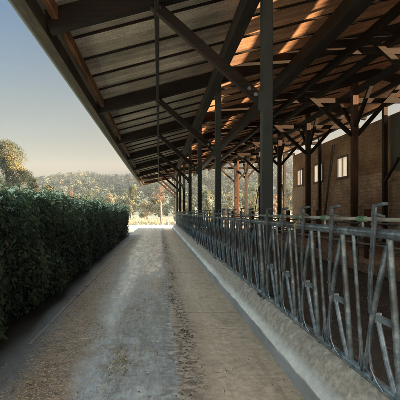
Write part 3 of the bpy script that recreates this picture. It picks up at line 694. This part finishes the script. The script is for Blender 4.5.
x, y = at(72, 64); tree('rusty_tree', (x, y, 0), 5.2, 2.6, .8, 'rust_leaf', 'slim rust-coloured small tree above the middle of the hedge', 3200, 0.109, 12, lobes=9)
x, y = at(86, 72); tree('dark_shrub', (x, y, 0), 5.4, 4.2, .3, 'dark_leaf', 'wide dark shrub above the far half of the hedge', 5200, 0.150, 14, 'shrub', lobes=12)
x, y = at(112, 66); tree('pale_shrub', (x, y, 0), 5.0, 4.0, .3, 'pale_leaf', 'pale sunlit bush beyond the far end of the hedge', 5200, 0.136, 15, 'shrub', lobes=12)
x, y = at(131, 74); tree('dark_shrub', (x, y, 0), 6.6, 3.6, .5, 'dark_leaf', 'tall dark bush between pale bushes beyond the end of the drive', 5200, 0.136, 16, 'shrub', lobes=12)
x, y = at(147, 70); tree('pale_shrub', (x, y, 0), 4.6, 4.6, .2, 'pale_leaf', 'broad pale bush straight beyond the end of the drive', 5600, 0.136, 17, 'shrub', lobes=12)
x, y = at(161, 56); tree('reddish_tree', (x, y, 0), 6.2, 3.0, 1.9, 'rust_leaf', 'thin reddish autumn tree with a bare trunk at the end of the drive', 900, .13, 18, lobes=12, trunk_r=.13)
x, y = at(183, 68); tree('pale_shrub', (x, y, 0), 4.8, 3.6, .3, 'pale_leaf', 'pale bush seen between the far shed posts', 4000, 0.136, 19, 'shrub', lobes=10)
x, y = at(208, 72); tree('dark_shrub', (x, y, 0), 6.4, 4.4, .5, 'dark_leaf', 'dark tree seen through the shed left of the second steel post', 5200, 0.150, 20, 'shrub', lobes=12)
x, y = at(232, 66); tree('pale_shrub', (x, y, 0), 5.0, 4.4, .3, 'pale_leaf', 'pale tree seen through the far gable between two thin posts', 5200, 0.136, 21, 'shrub', lobes=12)
x, y = at(254, 78); tree('dark_shrub', (x, y, 0), 7.0, 5.0, .5, 'dark_leaf', 'dark bush seen through the far gable behind the large front post', 4800, 0.150, 22, 'shrub', lobes=12)
x, y = at(275, 62); tree('rusty_tree', (x, y, 0), 4.6, 2.6, .8, 'rust_leaf', 'rust-coloured bush seen between the front post and the timber post with V braces', 1800, .15, 23, lobes=9)
x, y = at(290, 80); tree('dark_shrub', (x, y, 0), 7.0, 5.0, .5, 'dark_leaf', 'blue-green tree just left of the corner of the block wall', 4800, 0.150, 24, 'shrub', lobes=12)

# hillside woodland: one continuous scrub
def woodland():
    Vs = []; Fs = []; Ts = []; o_ = 0; temps = []
    for s in range(8):
        P_, N_, _ = crown_pts(430, 1.0, .95, .05, 16, 40+s); temps.append((P_, N_))
    n = 2300; k = 0
    while k < n:
        Y = 84+ (rng.random()**.8)*215; X = rng.uniform(-.42, .62)*Y
        if rng.random() < .10+.28*(math.sin(X*.09+Y*.05)*math.sin(Y*.11) > .3): k += 1; continue
        H = rng.uniform(2.6, 6.8)*(1+.0018*(Y-84)); P_, N_ = temps[rng.integers(8)]
        a = rng.uniform(0, 6.28); ca, sa = math.cos(a), math.sin(a); Rm = np.array([[ca, -sa, 0], [sa, ca, 0], [0, 0, 1]])
        W = H*rng.uniform(.8, 1.5); Q = (P_@Rm.T)*np.array([W, W, H]); Nn = N_@Rm.T
        m = len(Q) if Y < 170 else int(len(Q)*.6); sel = rng.permutation(len(Q))[:m]
        z0 = float(hz(X, Y)); sz = (.048*H)*rng.uniform(.7, 1.4, m)*(1 if Y < 170 else 1.35)
        V, F = quads(Q[sel]+np.array([X, Y, z0-.1*H]), Nn[sel], sz*1.5, sz*1.2)
        base = np.clip(rng.beta(1.6, 1.6), 0, 1); Vs.append(V); Fs.append(F+o_); o_ += len(V); Ts.append(np.clip(base*.85+rng.uniform(-.08, .16, m), 0, 1)); k += 1
    o = npmesh('hillside_scrub', np.concatenate(Vs), np.concatenate(Fs), M['scrub'], np.concatenate(Ts)); tag(o, 'scrubby woodland covering the hazy hillside behind the farm', 'woodland', kind='stuff')
woodland()

# dry grass at the yard's edge and in the field
def grass():
    n = 26000; Y = 54+rng.random(n)**1.3*28; X = rng.uniform(-.42, .42, n)*Y; z = hz(X, Y)
    h = rng.uniform(.15, .5, n)*(1+.6*np.sin(X*.8)*np.sin(Y*.5)); a = rng.uniform(0, 6.28, n); wd = rng.uniform(.03, .09, n)
    B0 = np.stack([X-np.cos(a)*wd, Y-np.sin(a)*wd, z], 1); B1 = np.stack([X+np.cos(a)*wd, Y+np.sin(a)*wd, z], 1); lean = rng.normal(0, .12, (n, 2))
    T = np.stack([X+lean[:, 0], Y+lean[:, 1], z+h], 1); V = np.stack([B0, B1, T], 1).reshape(-1, 3)
    o = npmesh('dry_grass', V, np.arange(3*n).reshape(n, 3), M['grassblade'], rng.random(n), k=3); tag(o, 'sunlit dry grass field beyond the yard', 'grass', kind='stuff')
grass()

# ------------------------------------------------------------------ debris on the drive
def strips(X, Y, L, W, ang, zoff, tint, name, mat, label, cat, curl=.01):
    n = len(X); z = np.full(n, .016)+zoff+rng.random(n)*curl
    d = np.stack([np.cos(ang), np.sin(ang), rng.normal(0, .08, n)], 1)*L[:, None]/2; s = np.stack([-np.sin(ang), np.cos(ang), rng.normal(0, .3, n)], 1)*W[:, None]/2
    C = np.stack([X, Y, z], 1); V = np.stack([C-d-s*.6, C-d*.0-s+[0, 0, .004], C+d, C-d*.0+s+[0, 0, .004], ], 1)
    V = np.stack([C-d, C-s+np.array([0, 0, .003]), C+d, C+s+np.array([0, 0, .003])], 1).reshape(-1, 3); V[:, 2] = np.maximum(V[:, 2], .014)
    o = npmesh(name, V, np.arange(4*n).reshape(n, 4), mat, tint); tag(o, label, cat, kind='stuff')
def litter_x(Y): return -1.0-.42*np.clip((Y-3)/9, 0, 1)
n = 42000; Y = 2.3+rng.random(n)**1.7*24; X = litter_x(Y)+rng.normal(0, .19, n)+.08*np.sin(Y*2.3); m_ = (X > -1.75) & (rng.random(n) < .45+.55*(.5+.5*np.sin(X*9+Y*2.1)*np.sin(Y*3.3-X*4))**1.3); X, Y = X[m_], Y[m_]; n = len(X)
strips(X, Y, rng.uniform(.008, .042, n), rng.uniform(.002, .007, n), rng.uniform(0, 6.28, n), 0, rng.random(n), 'leaf_litter', M['litter'], 'band of brown dead leaves and bits along the left of the drive', 'leaf litter', .018)
n = 9000; Y = 2.3+rng.random(n)**1.6*26; X = rng.uniform(-1.5, 1.15, n)
clump = .5+.5*np.sin(X*5+Y*1.3)*np.sin(Y*2.1-X*3); keep = rng.random(n) < (.15+.85*clump**2); X, Y = X[keep], Y[keep]; n = len(X)
strips(X, Y, rng.uniform(.03, .16, n), rng.uniform(.0025, .006, n), rng.normal(.9, .7, n), 0, rng.random(n), 'straw_bits', M['straw'], 'loose straw stalks scattered over the drive', 'straw')
cx = np.concatenate([np.full(260, -.42)+rng.normal(0, .10, 260), np.full(160, -.72)+rng.normal(0, .12, 160), np.full(200, -.35)+rng.normal(0, .16, 200), np.full(140, .02)+rng.normal(0, .1, 140)])
cy = np.concatenate([4.6+rng.normal(0, .38, 260), 5.6+rng.normal(0, .3, 160), 6.9+rng.normal(0, .5, 200), 9.5+rng.normal(0, .7, 140)])
n = len(cx); strips(cx, cy, rng.uniform(.05, .22, n), rng.uniform(.003, .007, n), rng.normal(1.25, .45, n), 0, rng.random(n)*.7, 'straw_clumps', M['straw'], 'damp greenish brown straw clumps on the wet concrete strip', 'straw', .02)
# soil clods along the joint and on the kerb
cl = MB()
def clod(x, y, z, r):
    vs = []; 
    for k_ in range(6):
        a = k_*math.pi/3; rr = r*random.uniform(.6, 1.2); vs.append((x+rr*math.cos(a), y+rr*math.sin(a)*1.2, z))
    for k_ in range(6):
        a = k_*math.pi/3+.3; rr = r*random.uniform(.3, .8); vs.append((x+rr*math.cos(a), y+rr*math.sin(a), z+r*random.uniform(.3, .7)))
    cl.add(vs, [(k_, (k_+1) % 6, 6+(k_+1) % 6, 6+k_) for k_ in range(6)]+[tuple(range(6, 12))], True)
for i in range(2200):
    y = 2.3+random.random()**1.4*26; y = y if random.random() < .5 else round(y/1.15)*1.15+random.gauss(0, .16); clod(.28+.06*math.sin(y*1.3)+random.gauss(0, .05), y, .010, random.uniform(.003, .008)+.015*random.random()**5)
for i in range(900):
    y = 2.3+random.random()**1.5*24; clod(random.uniform(-.7, 1.15), y, .010, random.uniform(.003, .010))
for i in range(700):
    y = 1.6+random.random()**1.6*16; u = random.random(); clod(1.27+.11*u*.8+.01, y, .20+.18*u*.8, random.uniform(.004, .013))
o = cl.build('soil_clods', M['clod']); tag(o, 'dark crumbs of soil and dung along the drive joint and kerb', 'soil', kind='stuff')

# ------------------------------------------------------------------ air
m = bpy.data.materials.new('evening_haze'); m.use_nodes = True; nt = m.node_tree; nt.nodes.remove(nt.nodes['Principled BSDF'])
v = nt.nodes.new('ShaderNodeVolumePrincipled'); v.inputs['Color'].default_value = (.93, .93, .95, 1); v.inputs['Density'].default_value = .00045; v.inputs['Anisotropy'].default_value = .2
nt.links.new(v.outputs[0], nt.nodes['Material Output'].inputs['Volume'])
o = MB().box((-291, -91, -2), (263, 461, 50)).build('haze', m); tag(o, 'thin pale evening haze in the air', 'haze', kind='stuff')
